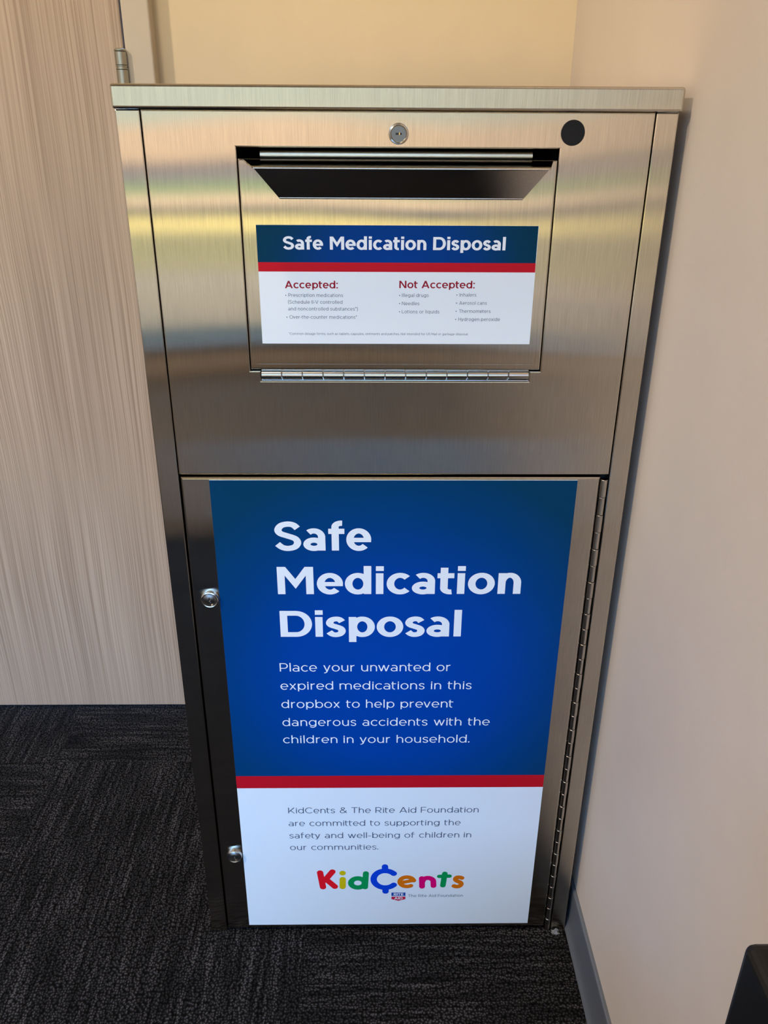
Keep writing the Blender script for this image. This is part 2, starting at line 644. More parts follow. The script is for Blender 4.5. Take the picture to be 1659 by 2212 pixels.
def glyph(ch, w, h, x):
    g = Pen(w, h, x)
    A, D, ov = 1.03, -0.21, 0.015       # ascender, descender, overshoot
    b = w - 0.10                        # extra weight
    lo = 0.70 + b * 0.75                # width of round lowercase
    if ch == ' ':
        return g, 0.50 + (0.06 if w < .15 else 0.0)
    if ch == 'o':
        g.ring(0, -ov, lo, x + ov); W = lo
    elif ch == 'c':
        W = lo * 0.87; g.arc(0, -ov, lo, x + ov, 44, 316)
    elif ch == 'e':
        W = lo * 0.97; g.arc(0, -ov, W, x + ov, 0, 316); g.H(w * .5, W - .004, x * .5 - h * .48, h * .84)
    elif ch in 'dqg':
        W = lo * 0.98
        g.ring(0, -ov, lo - w * .12, x + ov)
        g.V(W - w, {'d': 0, 'q': D, 'g': 0.02}[ch], {'d': A, 'q': x, 'g': x}[ch])
        if ch == 'g':
            g.arc(-.0, D - ov, W, x * .62, -1, -142)
    elif ch in 'bp':
        W = lo * 0.98
        g.ring(w * .12, -ov, W, x + ov)
        g.V(0, 0 if ch == 'b' else D, A if ch == 'b' else x)
    elif ch == 'a':
        W = lo * 0.86
        g.V(W - w, 0, x * .66)
        g.arc(-.02, x * .22, W, x + ov, 0, 132)
        g.ring(0, -ov, W - w * .12, x * .60)
    elif ch in 'nh':
        W = lo * 0.86
        g.V(0, 0, x if ch == 'n' else A)
        g.arc(0, x - lo * .92, W, x + ov, 0, 165)
        g.V(W - w, 0, x - lo * .43)
    elif ch == 'm':
        W = lo * 1.52
        g.V(0, 0, x)
        m = W / 2 + w / 2
        g.arc(0, x - lo * .80, m, x + ov, 0, 165); g.V(m - w, 0, x - lo * .37)
        g.arc(m - w, x - lo * .80, W, x + ov, 0, 165); g.V(W - w, 0, x - lo * .37)
    elif ch == 'r':
        W = lo * 0.56; g.V(0, 0, x); g.arc(0, x - lo * .90, lo * 1.05, x + ov, 92, 165)
    elif ch == 'u':
        W = lo * 0.86
        g.V(W - w, 0, x); g.arc(0, -ov, W, lo * .92, 180, 345); g.V(0, lo * .43, x)
    elif ch == 't':
        W = 0.42 + b * .6
        t0 = W * .18
        g.V(t0, .20, x + .20); g.H(0, W, x - h)
        g.arc(t0, -ov, t0 + w + .34 + b * .3, .44, 181, 283)
    elif ch == 'f':
        W = 0.42 + b * .6
        t0 = W * .20
        g.V(t0, 0, A - .20); g.H(0, W, x - h)
        g.arc(t0, A - .42, t0 + w + .36 + b * .2, A + ov, 181, 82)
    elif ch == 's':
        W = lo * 0.74
        g.stroke(smooth([(w * .42 + px * (W - w * .84), h / 2 - ov + py * (x + 2 * ov - h)) for px, py in S_SHAPE], 4))
    elif ch == 'i':
        W = w; g.V(0, 0, x); g.V(0, x + .085, x + .085 + max(.125, h * .95), w * 1.04)
    elif ch == 'l':
        W = w; g.V(0, 0, A)
    elif ch == 'k':
        W = lo * 0.84; g.V(0, 0, A); g.bar(w * .55, .20, W - w * 1.25, x, w * 1.25); g.bar(W - w * 1.2, 0, w * 1.3, .40, w * 1.2)
    elif ch in 'vy':
        W = lo * 0.90; hw = w * 1.08; m = W / 2 - hw / 2
        g.bar(m, 0, 0, x, hw)
        if ch == 'v':
            g.bar(m, 0, W - hw, x, hw)
        else:
            k = (W - hw - m) / x
            g.bar(m + k * D * .55, D * .55, W - hw, x, hw)
            g.stroke([(.06, D + h * .55 - ov), (.14, D + h * .5 - ov), (m * .72, D + h * .55), (m + hw * .42 + k * D * .5, D * .42)])
    elif ch == 'w':
        W = lo * 1.42; hw = w * 1.02; a1 = W * .29 - hw / 2; a2 = W * .71 - hw / 2; mid = W / 2 - hw / 2
        g.bar(a1, 0, 0, x, hw); g.bar(a1, 0, mid, x, hw); g.bar(a2, 0, mid, x, hw); g.bar(a2, 0, W - hw, x, hw)
    elif ch == 'x':
        W = lo * 0.84; hw = w * 1.15; g.bar(0, 0, W - hw, x, hw); g.bar(W - hw, 0, 0, x, hw)
    elif ch in 'AV':
        W = 0.92 + b * .9; hw = w * 1.08; m = W / 2 - hw / 2
        if ch == 'A':
            g.bar(0, 0, m, 1, hw); g.bar(W - hw, 0, m, 1, hw); g.H(W * .22, W * .78, .22)
        else:
            g.bar(m, 0, 0, 1, hw); g.bar(m, 0, W - hw, 1, hw)
    elif ch == 'C':
        W = .90 + b * .5; g.arc(0, -ov, 1.0 + b * .5, 1 + ov, 44, 316)
    elif ch == 'O':
        W = 1.04 + b * .6; g.ring(0, -ov, W, 1 + ov)
    elif ch == 'D':
        W = .85 + b * .8; g.V(0, 0, 1); r = .46
        g.H(w * .5, W - r, 0); g.H(w * .5, W - r, 1 - h)
        g.arc(W - 2 * r - .02, 0, W, 1, -92, 92)
    elif ch == 'E':
        W = .66 + b * .6; g.V(0, 0, 1); g.H(w * .5, W, 0); g.H(w * .5, W * .94, .5 - h / 2); g.H(w * .5, W * .98, 1 - h)
    elif ch == 'F':
        W = .64 + b * .5; g.V(0, 0, 1); g.H(w * .5, W * .94, .46 - h / 2); g.H(w * .5, W, 1 - h)
    elif ch == 'H':
        W = .80 + b * .8; g.V(0, 0, 1); g.V(W - w, 0, 1); g.H(w * .5, W - w * .5, .5 - h / 2)
    elif ch == 'I':
        W = w; g.V(0, 0, 1)
    elif ch == 'K':
        W = .78 + b * .8; g.V(0, 0, 1); g.bar(w * .5, .28, W - w * 1.35, 1, w * 1.3); g.bar(W - w * 1.15, 0, w * 1.5, .56, w * 1.2)
    elif ch == 'L':
        W = .62 + b * .5; g.V(0, 0, 1); g.H(w * .5, W, 0)
    elif ch == 'M':
        W = .95 + b * .9; g.V(0, 0, 1); g.V(W - w, 0, 1); tt = w * 1.12
        g.poly([(w * .5, 1), (w * .5, .86), (W / 2, .20), (W / 2, .20 + w * 1.62), (tt, 1)])
        g.poly([(W - w * .5, 1), (W - tt, 1), (W / 2, .20 + w * 1.62), (W / 2, .20), (W - w * .5, .86)])
    elif ch == 'N':
        W = .82 + b * .8; g.V(0, 0, 1); g.V(W - w, 0, 1); hw = w * 1.15; g.bar(W - hw, 0, 0, 1, hw)
    elif ch in 'PR':
        W = .72 + b * .7; g.V(0, 0, 1); lo_ = .34 if ch == 'P' else .36; r = (1 - lo_) / 2
        g.H(w * .5, W - r, 1 - h); g.H(w * .5, W - r, lo_); g.arc(W - 2 * r - .02, lo_, W, 1, -92, 92)
        if ch == 'R':
            W += .04; g.bar(W - w * 1.2, 0, W * .40, .40, w * 1.2)
    elif ch == 'S':
        W = .72 + b * .9
        g.stroke(smooth([(w * .42 + px * (W - w * .84), h / 2 - ov + py * (1 + 2 * ov - h)) for px, py in S_SHAPE], 5))
    elif ch == 'T':
        W = .74 + b * .6; g.V(W / 2 - w / 2, 0, 1); g.H(0, W, 1 - h)
    elif ch == 'U':
        W = .80 + b * .7; g.V(0, .38, 1); g.V(W - w, .38, 1); g.arc(0, -ov, W, .80, 180, 360)
    elif ch == '&':
        W = .84
        pts = [(.84, .03), (.60, .28), (.34, .58), (.20, .78), (.26, .92), (.40, .965), (.54, .90), (.56, .76), (.42, .62), (.18, .46), (.06, .27), (.14, .09), (.34, .03), (.56, .12), (.72, .32), (.78, .46)]
        g.stroke(smooth(pts, 4))
    elif ch == '(':
        W = .26; g.stroke(smooth([(.24, 1.08), (.10, .80), (.06, .45), (.10, .10), (.24, -.18)], 4))
    elif ch == ')':
        W = .26; g.stroke(smooth([(.02, 1.08), (.16, .80), (.20, .45), (.16, .10), (.02, -.18)], 4))
    elif ch == '*':
        W = .34
        for a in (90, 30, 150):
            c, s_ = math.cos(math.radians(a)), math.sin(math.radians(a))
            q = Pen(.09, .09, x); q.stroke([(.17 - .17 * c, .86 - .17 * s_), (.17 + .17 * c, .86 + .17 * s_)]); g.p += q.p
    elif ch == '-':
        W = .36; g.H(0, W, x * .42)
    elif ch == '.':
        W = w * 1.08; g.V(0, 0, max(h, .15), W)
    elif ch == ',':
        W = w * 1.08; g.V(0, 0, max(h, .15), W); g.bar(W * .05, -.16, W * .35, .02, W * .55)
    elif ch == ':':
        W = w * 1.08; g.V(0, 0, h * 1.05, W); g.V(0, x - h * 1.05, x, W)
    else:
        W = .5
    return g, W


STEM_L, STEM_R = 'bhiklmnpruDEFHIKLMNPRU', 'dghilmnqauHIMNU'
STY = dict(B=(.222, .182, .765, .055), R=(.185, .155, .76, .08), L=(.106, .090, .74, .105), S=(.115, .10, .74, .14))


def text(bm, s, sty, x0, x1, z, cap, y, mi=0):
    w, h, xh, gap = STY[sty]
    pieces, pen = [], 0.0
    for n, ch in enumerate(s):
        g, W = glyph(ch, w, h, xh)
        tight = gap * (0.45 if ch in 'AVvwyTt' and n else 1.0)
        if n and ch != ' ' and s[n - 1] != ' ':
            pen += tight + (.04 if ch in STEM_L else 0) + (.04 if s[n - 1] in STEM_R else 0)
        for k, (vs, fs) in enumerate(g.p):
            pieces.append(([(pen + a, b_) for a, b_ in vs], fs, k))
        pen += W
    sx = (x1 - x0) / pen
    for vs, fs, k in pieces:
        V = [bm.verts.new((x0 + a * sx, y - 1.2e-5 * k, z + b_ * cap)) for a, b_ in vs]
        for f in fs:
            try:
                q = bm.faces.new([V[i] for i in f])
                q.material_index = mi
            except ValueError:
                pass


def flat(bm, poly, y, mi=0):
    f = bm.faces.new([bm.verts.new((x, y, z)) for x, z in poly])
    f.material_index = mi


def disc(bm, x, z, rx, rz, y, n=20, mi=0):
    flat(bm, [(x + rx * math.cos(2 * math.pi * k / n), z + rz * math.sin(2 * math.pi * k / n)) for k in range(n)], y, mi)


def round_stroke(bm, pts, wid, y, mi=0):
    """flat printed stroke with round ends"""
    pts = [Vector(p) for p in pts]
    n = len(pts)
    r = wid / 2
    L, R = [], []
    for k in range(n):
        t = (pts[min(n - 1, k + 1)] - pts[max(0, k - 1)]).normalized()
        nn = Vector((-t.y, t.x)) * r
        L.append(pts[k] + nn)
        R.append(pts[k] - nn)
    vl = [bm.verts.new((p.x, y, p.y)) for p in L]
    vr = [bm.verts.new((p.x, y, p.y)) for p in R]
    for k in range(n - 1):
        bm.faces.new((vr[k], vr[k + 1], vl[k + 1], vl[k])).material_index = mi
    disc(bm, pts[0].x, pts[0].y, r, r, y - 1.2e-5, 24, mi)
    disc(bm, pts[-1].x, pts[-1].y, r, r, y - 2.4e-5, 24, mi)


# ------------------------------------------------------------------ the room
XR, YB, XL, YF, ZC = 0.286, 0.575, -3.2, WY, 2.70

XE, YE = 3.2, -1.2              # the room widens past the end of the right wall
bm = NB(); bx(bm, XL - .1, XE + .1, YF - .15, YB + .1, -.06, 0); struct('floor', bm, M['carpet'], 'charcoal loop-pile carpet tiles')
bm = NB(); bx(bm, XL, XE, YF, -1.4, 0, .004); struct('added_floor_strip', bm, M['added_floor'])  # unseen strip, added to warm and lighten the steel's lower reflections
bm = NB(); bx(bm, XL - .1, XE + .1, YF - .15, YB + .1, ZC, ZC + .1); struct('ceiling', bm, M['ceiling'])
bm = NB(); bx(bm, XR, XR + .12, YE, YB + .1, 0, ZC); struct('wall_right', bm, M['wall_right'], 'taupe painted wall right of the steel box')
bm = NB(); bx(bm, XR + .12, XE + .1, YE, YE + .12, 0, ZC); struct('wall_alcove', bm, M['wall_right'])
bm = NB(); bx(bm, XE, XE + .1, YF - .15, YE, 0, ZC); struct('wall_far_right', bm, M['wall_right'])
bm = NB(); bx(bm, XL - .1, XL, YF - .15, YB + .1, 0, ZC); struct('wall_left', bm, M['wall_right'])
DX = -0.4005                     # hinge edge of the door
bm = NB()
plate(bm, [XL, DX - .915, DX + .03, XR], [0, 2.12, ZC], lambda i, j: not (i == 1 and j == 0), YB, YB + .1)
struct('wall_back', bm, M['wall_back'], 'cream painted wall above the steel box')
bm = NB()
plate(bm, [XL, WX0, WX1, XE], [0, WZ0, WZ1, ZC], lambda i, j: not (i == 1 and j == 1), YF - .15, YF)
struct('wall_front', bm, M['wall_right'])

# window behind the viewer: frame and panes
bm = NB()
for a, b, c, d in ((WX0, WX1, WZ0, WZ0 + .05), (WX0, WX1, WZ1 - .05, WZ1)):
    bx(bm, a, b, YF - .10, YF - .04, c, d, .003)
for k in range(6):
    xx = WX0 + (WX1 - WX0 - .05) * k / 5
    bx(bm, xx, xx + .05, YF - .10, YF - .04, WZ0 + .05, WZ1 - .05, .003)
wf = struct('window_1', bm, M['frame_alu'])
bm = NB(); bx(bm, WX0 + .01, WX1 - .01, YF - .073, YF - .067, WZ0 + .01, WZ1 - .01); obj('pane', bm, M['glass'], wf)

# door, with its frame, left of the box
bm = NB(); bx(bm, DX - .90, DX, .5435, .5885, .008, 2.08, .0012, 1); door = struct('door_1', bm, M['laminate'], 'pale wood-grain laminate door')
bm = NB()
hx, hy = -0.4040, 0.5375
for z0, z1 in ((1.129, 1.1535), (1.154, 1.1790), (1.1795, 1.2052), (1.2106, 1.2292)):
    lathe(bm, [(0, z0), (.0076, z0), (.0086, z0 + .0008), (.0086, z1 - .0008), (.0076, z1), (0, z1)], (hx, hy, 0), (0, 0, 1), 24)
lathe(bm, [(0, 1.2054), (.0089, 1.2054), (.0089, 1.2066), (.0078, 1.2070), (.0078, 1.2088), (.0089, 1.2092), (.0089, 1.2104), (0, 1.2104)], (hx, hy, 0), (0, 0, 1), 24)
lathe(bm, [(0, 1.2292), (.0080, 1.2294), (.0088, 1.2304), (.0088, 1.2318), (.0070, 1.2332), (0, 1.2336)], (hx, hy, 0), (0, 0, 1), 24)
bx(bm, hx, hx + .0035, hy + .002, .5445, 1.129, 1.2292)
obj('hinge', bm, M['satin_nickel'], door)
bm = NB()
t = bmesh.new()
bx(bm, DX + .0025, -.3565, .5435, YB + .02, 0, 2.13, .003, 3)
bx(bm, DX - .955, DX - .9025, .5435, YB + .02, 0, 2.13, .003, 3)
bx(bm, DX - .905, DX + .005, .5435, YB + .02, 2.083, 2.13, .003, 3)
struct('trim_1', bm, M['jamb'], 'beige painted metal door frame')

# cove baseboard on the right wall
bm = NB()
prof = [(XR + .002, .0), (.2742, .0), (.2743, .0012), (.2755, .0035), (.2772, .0075), (.2786, .013), (.2797, .021), (.2803, .032), (.2805, .072), (.2812, .0752), (.2825, .0765), (XR + .002, .0765)]
prism_y(bm, prof, YE, YB - .001)
struct('baseboard_right', bm, M['baseboard'], 'grey vinyl cove baseboard along the right wall')

# outdoors, seen only as reflections in the steel
G = -0.10


def strip(name, y0, y1, mat, z=G, th=.05):
    b = NB(); bx(b, -45, 45, y1, y0, z - th, z)
    o = struct(name, b, mat)
    return o


strip('sidewalk', YF - .2, -6.2, M['concrete'])
strip('lawn', -6.2, -9.2, M['lawn'])
strip('verge', -9.2, -11.5, M['dry_lawn'])
strip('street', -11.5, -13.5, M['asphalt'])
strip('path', -13.5, -16.2, M['sand'])
strip('field', -16.2, -22.0, M['field'])
strip('pavement', -22.0, -70.0, M['paving'])
bm = NB()
bx(bm, -40, 40, -49, -42, G, 1.75)
bx(bm, -40, 40, -49, -42.15, 1.75, 13.0, mi=2)  # unseen upper storeys, shaped to hide low sky and tint the lid's reflection
bx(bm, -40.6, 40.6, -49.6, -41.4, 13.0, 13.5, mi=1)
struct('exterior', bm, [M['stucco'], M['roof'], M['render']])
# ------------------------------------------------------------------ ceiling lamps


def downlight(pos, power, color, size, label):
    x, y, z = pos
    t = thing('ceiling_downlight', label, 'ceiling light', (x, y, ZC), 'round ceiling downlights')
    b = NB()
    r = size / 2
    lathe(b, [(r, ZC + .0), (r + .03, ZC), (r + .03, ZC - .006), (r + .006, ZC - .012), (r, ZC - .010), (r, ZC)], (x, y, 0), (0, 0, 1), 40)
    obj('trim_ring', b, M['ceiling'], t)
    b = NB()
    lathe(b, [(0, ZC - .004), (r, ZC - .004), (r, ZC - .001), (0, ZC - .001)], (x, y, 0), (0, 0, 1), 40)
    obj('lens', b, M['lamp_glow'], t)
    ld = bpy.data.lights.new('downlight_lamp', 'AREA')
    ld.shape = 'DISK'
    ld.size = size
    ld.energy = power
    ld.color = color
    lo_ = bpy.data.objects.new('downlight_lamp', ld)
    COL.objects.link(lo_)
    lo_.parent = t
    lo_.location = (0, 0, -.02)
    return t


downlight(KEY_POS, KEY_POWER, KEY_COLOR, .16, 'round ceiling downlight nearest the left wall')
downlight((-.55, -.35, ZC), FILL_POWER, (1.0, 0.82, 0.58), .20, 'round ceiling downlight over the steel box')

# ------------------------------------------------------------------ the drop box
box = thing('medication_drop_box', 'tall brushed stainless steel medication drop box with blue and white decals, beside the right wall', 'drop box', (0, .25, 0))
HW = .2735          # half width
DEP = .50
ZT = 1.1462

bm = NB()
bx(bm, -HW, -.2498, 0, .018, .0, ZT, .0012, 2)
bx(bm, .2516, HW, 0, .018, .0, ZT, .0012, 2)
bx(bm, -HW, -HW + .0015, .010, DEP, 0, ZT)
bx(bm, HW - .0015, HW, .010, DEP, 0, ZT)
bx(bm, -HW, HW, DEP - .0015, DEP, 0, ZT)
bx(bm, -HW + .001, HW - .001, .012, DEP, .0, .0025, 0)
obj('cabinet_body', bm, M['steel'], box)
bm = NB()
plate(bm, [-.2695, -.161, .162, .2695], [.004, .86, 1.118, ZT - .004], lambda i, j: not (i == 1 and j == 1), .021, .023)
bx(bm, -.161, .162, .021, .17, .858, .860)
bx(bm, -.161, .162, .17, .172, .858, 1.118)
bx(bm, -.163, -.161, .021, .17, .858, 1.118)
bx(bm, .162, .164, .021, .17, .858, 1.118)
bx(bm, -.161, .162, .021, .17, 1.118, 1.120)
obj('shade_backing', bm, M['inside_shade'], box)  # added backing and chute walls: darkness of gaps put into their colour

bm = NB(); bx(bm, -.2749, .2757, -.004, DEP + .004, 1.1466, 1.1684, .0026, 4); obj('lid', bm, M['steel'], box)

# upper panel with the chute opening and the slot for the hinge
bm = NB()
xs = [-.2488, -.1588, -.1475, .1480, .1597, .2506]
zs = [.7655, .8772, .8885, 1.1133, ZT]
plate(bm, xs, zs, lambda i, j: not ((1 <= i <= 3 and j == 2) or (i == 2 and j == 1)), 0, .0105, .0014, 3)
obj('upper_panel', bm, M['steel'], box)
bm = NB()
lathe(bm, [(0, -.1373), (.0042, -.1373), (.0042, .1358), (0, .1358)], (0, .016, 1.1062), (1, 0, 0), 20)
obj('chute_bar', bm, M['bar'], box)

# tip-out flap
bm = NB()
plate(bm, [-.1578, .1588], [.8903, 1.1030], lambda i, j: True, -.0006, .010, .0016, 3)
for q in ((-.1517, -.1512, .8965, 1.060), (.1526, .1531, .8965, 1.060), (-.1512, .1526, .8960, .8964)):
    bx(bm, q[0], q[1], -.00085, -.0003, q[2], q[3])
flap = obj('deposit_flap', bm, M['steel'], box)
flap['label'] = 'hinged steel flap below the slot'
# pull lip: sloping shelf bent down into a dark flange
t = bmesh.new()
A0, A1 = (-.1528, .0005, 1.1026), (.1548, .0005, 1.1026)
B0, B1 = (-.1392, -.035, 1.0972), (.1456, -.035, 1.0972)
C0, C1 = (-.1174, -.012, 1.0675), (.1251, -.012, 1.0675)
Dm0, Dm1 = (-.1155, -.0095, 1.0660), (.1232, -.0095, 1.0660)
vv = [t.verts.new(q) for q in (A0, A1, B0, B1, C0, C1)]
t.faces.new((vv[2], vv[3], vv[1], vv[0]))
t.faces.new((vv[4], vv[5], vv[3], vv[2]))
es = [e for e in t.edges if len(e.link_faces) == 2]
bmesh.ops.bevel(t, geom=es, offset=.0030, segments=5, profile=0.5, affect='EDGES')
bmesh.ops.recalc_face_normals(t, faces=list(t.faces))
bmesh.ops.solidify(t, geom=list(t.faces), thickness=.0014)
bm = NB(); merge(bm, t)
lathe(bm, [(0, -.1172), (.0011, -.1172), (.0011, .1249), (0, .1249)], (0, -.0118, 1.0678), (1, 0, 0), 12)
for f in bm.faces:
    f.smooth = True
obj('pull_lip', bm, M['steel_lip'], flap)

# piano hinge below the flap
bm = NB()
n = 13
x0, x1 = -.1470, .1477
for k in range(n):
    a = x0 + (x1 - x0) * k / n + .0003
    b = x0 + (x1 - x0) * (k + 1) / n - .0005
    r = .0044 if k % 2 == 0 else .0042
    lathe(bm, [(0, a), (r - .0004, a), (r, a + .0004), (r, b - .0004), (r - .0004, b), (0, b)], (0, .0012, .8838), (1, 0, 0), 20)
bx(bm, x0, x1, .0035, .009, .8772, .8895)
bx(bm, x0, x1, -.0014, .004, .8772, .8790, .0006, 2)
obj('flap_hinge', bm, M['polished'], box)

# lock above the flap
bm = NB()
o0 = (.0007, 0, 1.1261)
lathe(bm, [(.0098, .001), (.0098, -.0008), (.0092, -.0022), (.0080, -.0028), (.0074, -.0022), (.0072, -.0012), (0, -.0012)], o0, (0, 1, 0), 40)
lk1 = obj('lock', bm, M['polished'], box)
bm = NB()
lathe(bm, [(.0071, -.0012), (.0069, -.0018), (0, -.0018)], o0, (0, 1, 0), 36)
obj('cylinder_face', bm, M['lock_face'], lk1)
bm = NB()
bx(bm, o0[0] - .0030, o0[0] + .0030, -.00215, -.0014, o0[2] - .0009, o0[2] + .0009)
bx(bm, o0[0] + .0002, o0[0] + .0013, -.0024, -.0020, o0[2] - .0010, o0[2] + .0011, mi=1)
obj('keyway', bm, [M['black_hole'], M['brass']], lk1)

# flat black plug
bm = NB()
lathe(bm, [(.0117, .001), (.0117, -.0006), (.0113, -.0010), (0, -.0010)], (.1714, 0, 1.1279), (0, 1, 0), 48)
pl = obj('hole_plug', bm, M['black_plastic'], box)
pl['label'] = 'flat round black plug'

# lower door
bm = NB()
plate(bm, [-.2482, .2416], [.0066, .7625], lambda i, j: True, 0, .019, .0030, 5)
ld = obj('lower_door', bm, M['steel'], box)


def cam_lock(x, z):
    b = NB()
    o = (x, 0, z)
    lathe(b, [(.0112, .001), (.0112, -.0038), (.0108, -.0052), (.0098, -.0058), (.0090, -.0054), (.0088, -.0046), (0, -.0046)], o, (0, 1, 0), 40)
    l = obj('lock', b, M['polished'], ld)
    return l


def cam_lock_face(l, x, z):
    # set-in cylinder with its keyway, part of the same lock mesh
    b = NB()
    b.from_mesh(l.data)
    lathe(b, [(.0087, -.0044), (.0085, -.0051), (0, -.0051)], (x, 0, z), (0, 1, 0), 36, mi=1)
    for dx, z0, z1 in ((-.0002, .0008, .0036), (-.0008, -.0008, .0010), (.0004, -.0030, -.0004)):
        bx(b, x + dx - .0006, x + dx + .0006, -.0054, -.0045, z + z0, z + z1, mi=2)
    for dx, dz in ((.0009, .0000), (.0010, -.0030), (-.0001, -.0014)):
        lathe(b, [(.0004, -.0052), (.0002, -.0057), (0, -.0058)], (x + dx, 0, z + dz), (0, 1, 0), 10, mi=0)
    b.to_mesh(l.data)
    b.free()
    for m in (M['lock_face'], M['black_hole']):
        l.data.materials.append(m)


for x, z in ((-.2266, .5992), (-.2269, .1630)):
    l = cam_lock(x, z)
    cam_lock_face(l, x, z)

# full-height piano hinge of the lower door
bm = NB()
z0, z1, n = .0020, .7600, 33
for k in range(n):
    a = z0 + (z1 - z0) * k / n + .00025
    b = z0 + (z1 - z0) * (k + 1) / n - .0005
    r = .0041 if k % 2 == 0 else .0037
    lathe(bm, [(0, a), (r - .0003, a), (r, a + .0003), (r, b - .0003), (r - .0003, b), (0, b)], (.2462, .0008, 0), (0, 0, 1), 18)
obj('door_hinge', bm, M['steel_edge'], box)

# ------------------------------------------------------------------ decals
Y1 = -.0011         # on the flap
bm = NB()
bx(bm, -.1436, .1453, Y1, -.0005, .9191, 1.0410, mi=0)
for f in bm.faces:
    f.material_index = 0
dec = obj('instruction_decal', bm, M['white_vinyl'], box)
dec['label'] = 'small blue and white instruction decal on the flap'
YP = Y1 - .00006
bm = NB()
flat(bm, [(-.1436, 1.0042), (.1449, 1.0042), (.1449, 1.0410), (-.1436, 1.0410)], YP)
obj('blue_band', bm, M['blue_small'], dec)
bm = NB()
flat(bm, [(-.1436, .9948), (.1451, .9948), (.1451, 1.0042), (-.1436, 1.0042)], YP)
obj('red_stripe', bm, M['red_print'], dec)
YT = YP - .00006
bm = NB()
text(bm, 'Safe Medication Disposal', 'B', -0.1169, 0.1124, 1.0170, 0.01289, YT)
obj('heading', bm, M['white_print'], dec)
bm = NB()
text(bm, 'Accepted:', 'R', -0.1168, -0.0612, 0.9778, 0.00757, YP)
obj('subheading', bm, M['dark_red_print'], dec)
bm = NB()
text(bm, 'Not Accepted:', 'R', 0.0033, 0.0827, 0.9783, 0.00757, YP)
obj('subheading', bm, M['dark_red_print'], dec)
bm = NB()
for s, a, b, z in (('Prescription medications', -0.1135, -0.056, 0.9689), ('(Schedule II-V controlled', -0.1142, -0.0567, 0.9618),
                   ('and noncontrolled substances*)', -0.1143, -0.0405, 0.9547), ('Over-the-counter medications*', -0.1133, -0.0415, 0.946),
                   ('Illegal drugs', 0.0063, 0.0344, 0.9692), ('Needles', 0.0064, 0.0248, 0.9606), ('Lotions or liquids', 0.0064, 0.0463, 0.952),
                   ('Inhalers', 0.0671, 0.0848, 0.9698), ('Aerosol cans', 0.0672, 0.0965, 0.9613), ('Thermometers', 0.0672, 0.1009, 0.9527),
                   ('Hydrogen peroxide', 0.067, 0.1115, 0.9441)):
    text(bm, s, 'S', a, b, z, .00355, YP)
text(bm, '*Common dosage forms, such as tablets, capsules, ointments and patches. Not intended for US Mail or garbage disposal.', 'S', -0.1147, 0.0783, 0.9287, 0.0024, YP)
for x, z in ((-.1162, .9704), (-.116, .9475), (.0037, .9707), (.0038, .9622), (.0038, .9536), (.0643, .9714), (.0643, .9629), (.0642, .9543), (.0641, .9457)):
    disc(bm, x, z, .00055, .00055, YP, 12)
obj('small_print', bm, M['dark_print'], dec)

Y2 = -.0006
bm = NB()
bx(bm, -.2148, .2149, Y2, .0, .0146, .7586)
pos = obj('door_decal', bm, M['white_vinyl'], box)
pos['label'] = 'large blue and white decal on the lower door'
YP = Y2 - .00006
bm = NB(); flat(bm, [(-.2148, .3122), (.2149, .3122), (.2149, .7586), (-.2148, .7586)], YP); obj('blue_band', bm, M['blue_big'], pos)
bm = NB(); flat(bm, [(-.2148, .2902), (.2149, .2902), (.2149, .3122), (-.2148, .3122)], YP); obj('red_stripe', bm, M['red_print'], pos)
YT = YP - .00006
bm = NB()
for s, a, b, z in (('Safe', -0.1429, -0.0264, 0.6663), ('Medication', -0.1421, 0.159, 0.6052), ('Disposal', -0.1416, 0.0877, 0.5423)):
    bm = NB()
    text(bm, s, 'B', a, b, z, 0.03853, YT)
    obj('heading', bm, M['white_print'], pos)
bm = NB()
for s, a, b, z in (('Place your unwanted or', -0.1453, 0.0768, 0.4887), ('expired medications in this', -0.1457, 0.1056, 0.4597),
                   ('dropbox to help prevent', -0.1459, 0.0825, 0.4298), ('dangerous accidents with the', -0.1459, 0.133, 0.3996),
                   ('children in your household.', -0.1463, 0.1071, 0.3703)):
    text(bm, s, 'L', a, b, z, .01302, YT)
obj('body_text', bm, M['white_print'], pos)
bm = NB()
for s, a, b, z in (('KidCents & The Rite Aid Foundation', -0.1449, 0.1266, 0.2431), ('are committed to supporting the', -0.1454, 0.1018, 0.2187),
                   ('safety and well-being of children in', -0.1453, 0.1184, 0.1948), ('our communities.', -0.1453, -0.0166, 0.1717)):
    text(bm, s, 'L', a, b, z, .01068, YP)
obj('small_print', bm, M['dark_print'], pos)
bm = NB()
text(bm, 'The Rite Aid Foundation', 'S', 0.0289, 0.112, 0.0731, 0.00542, YP)
obj('small_print', bm, M['dark_print'], pos)

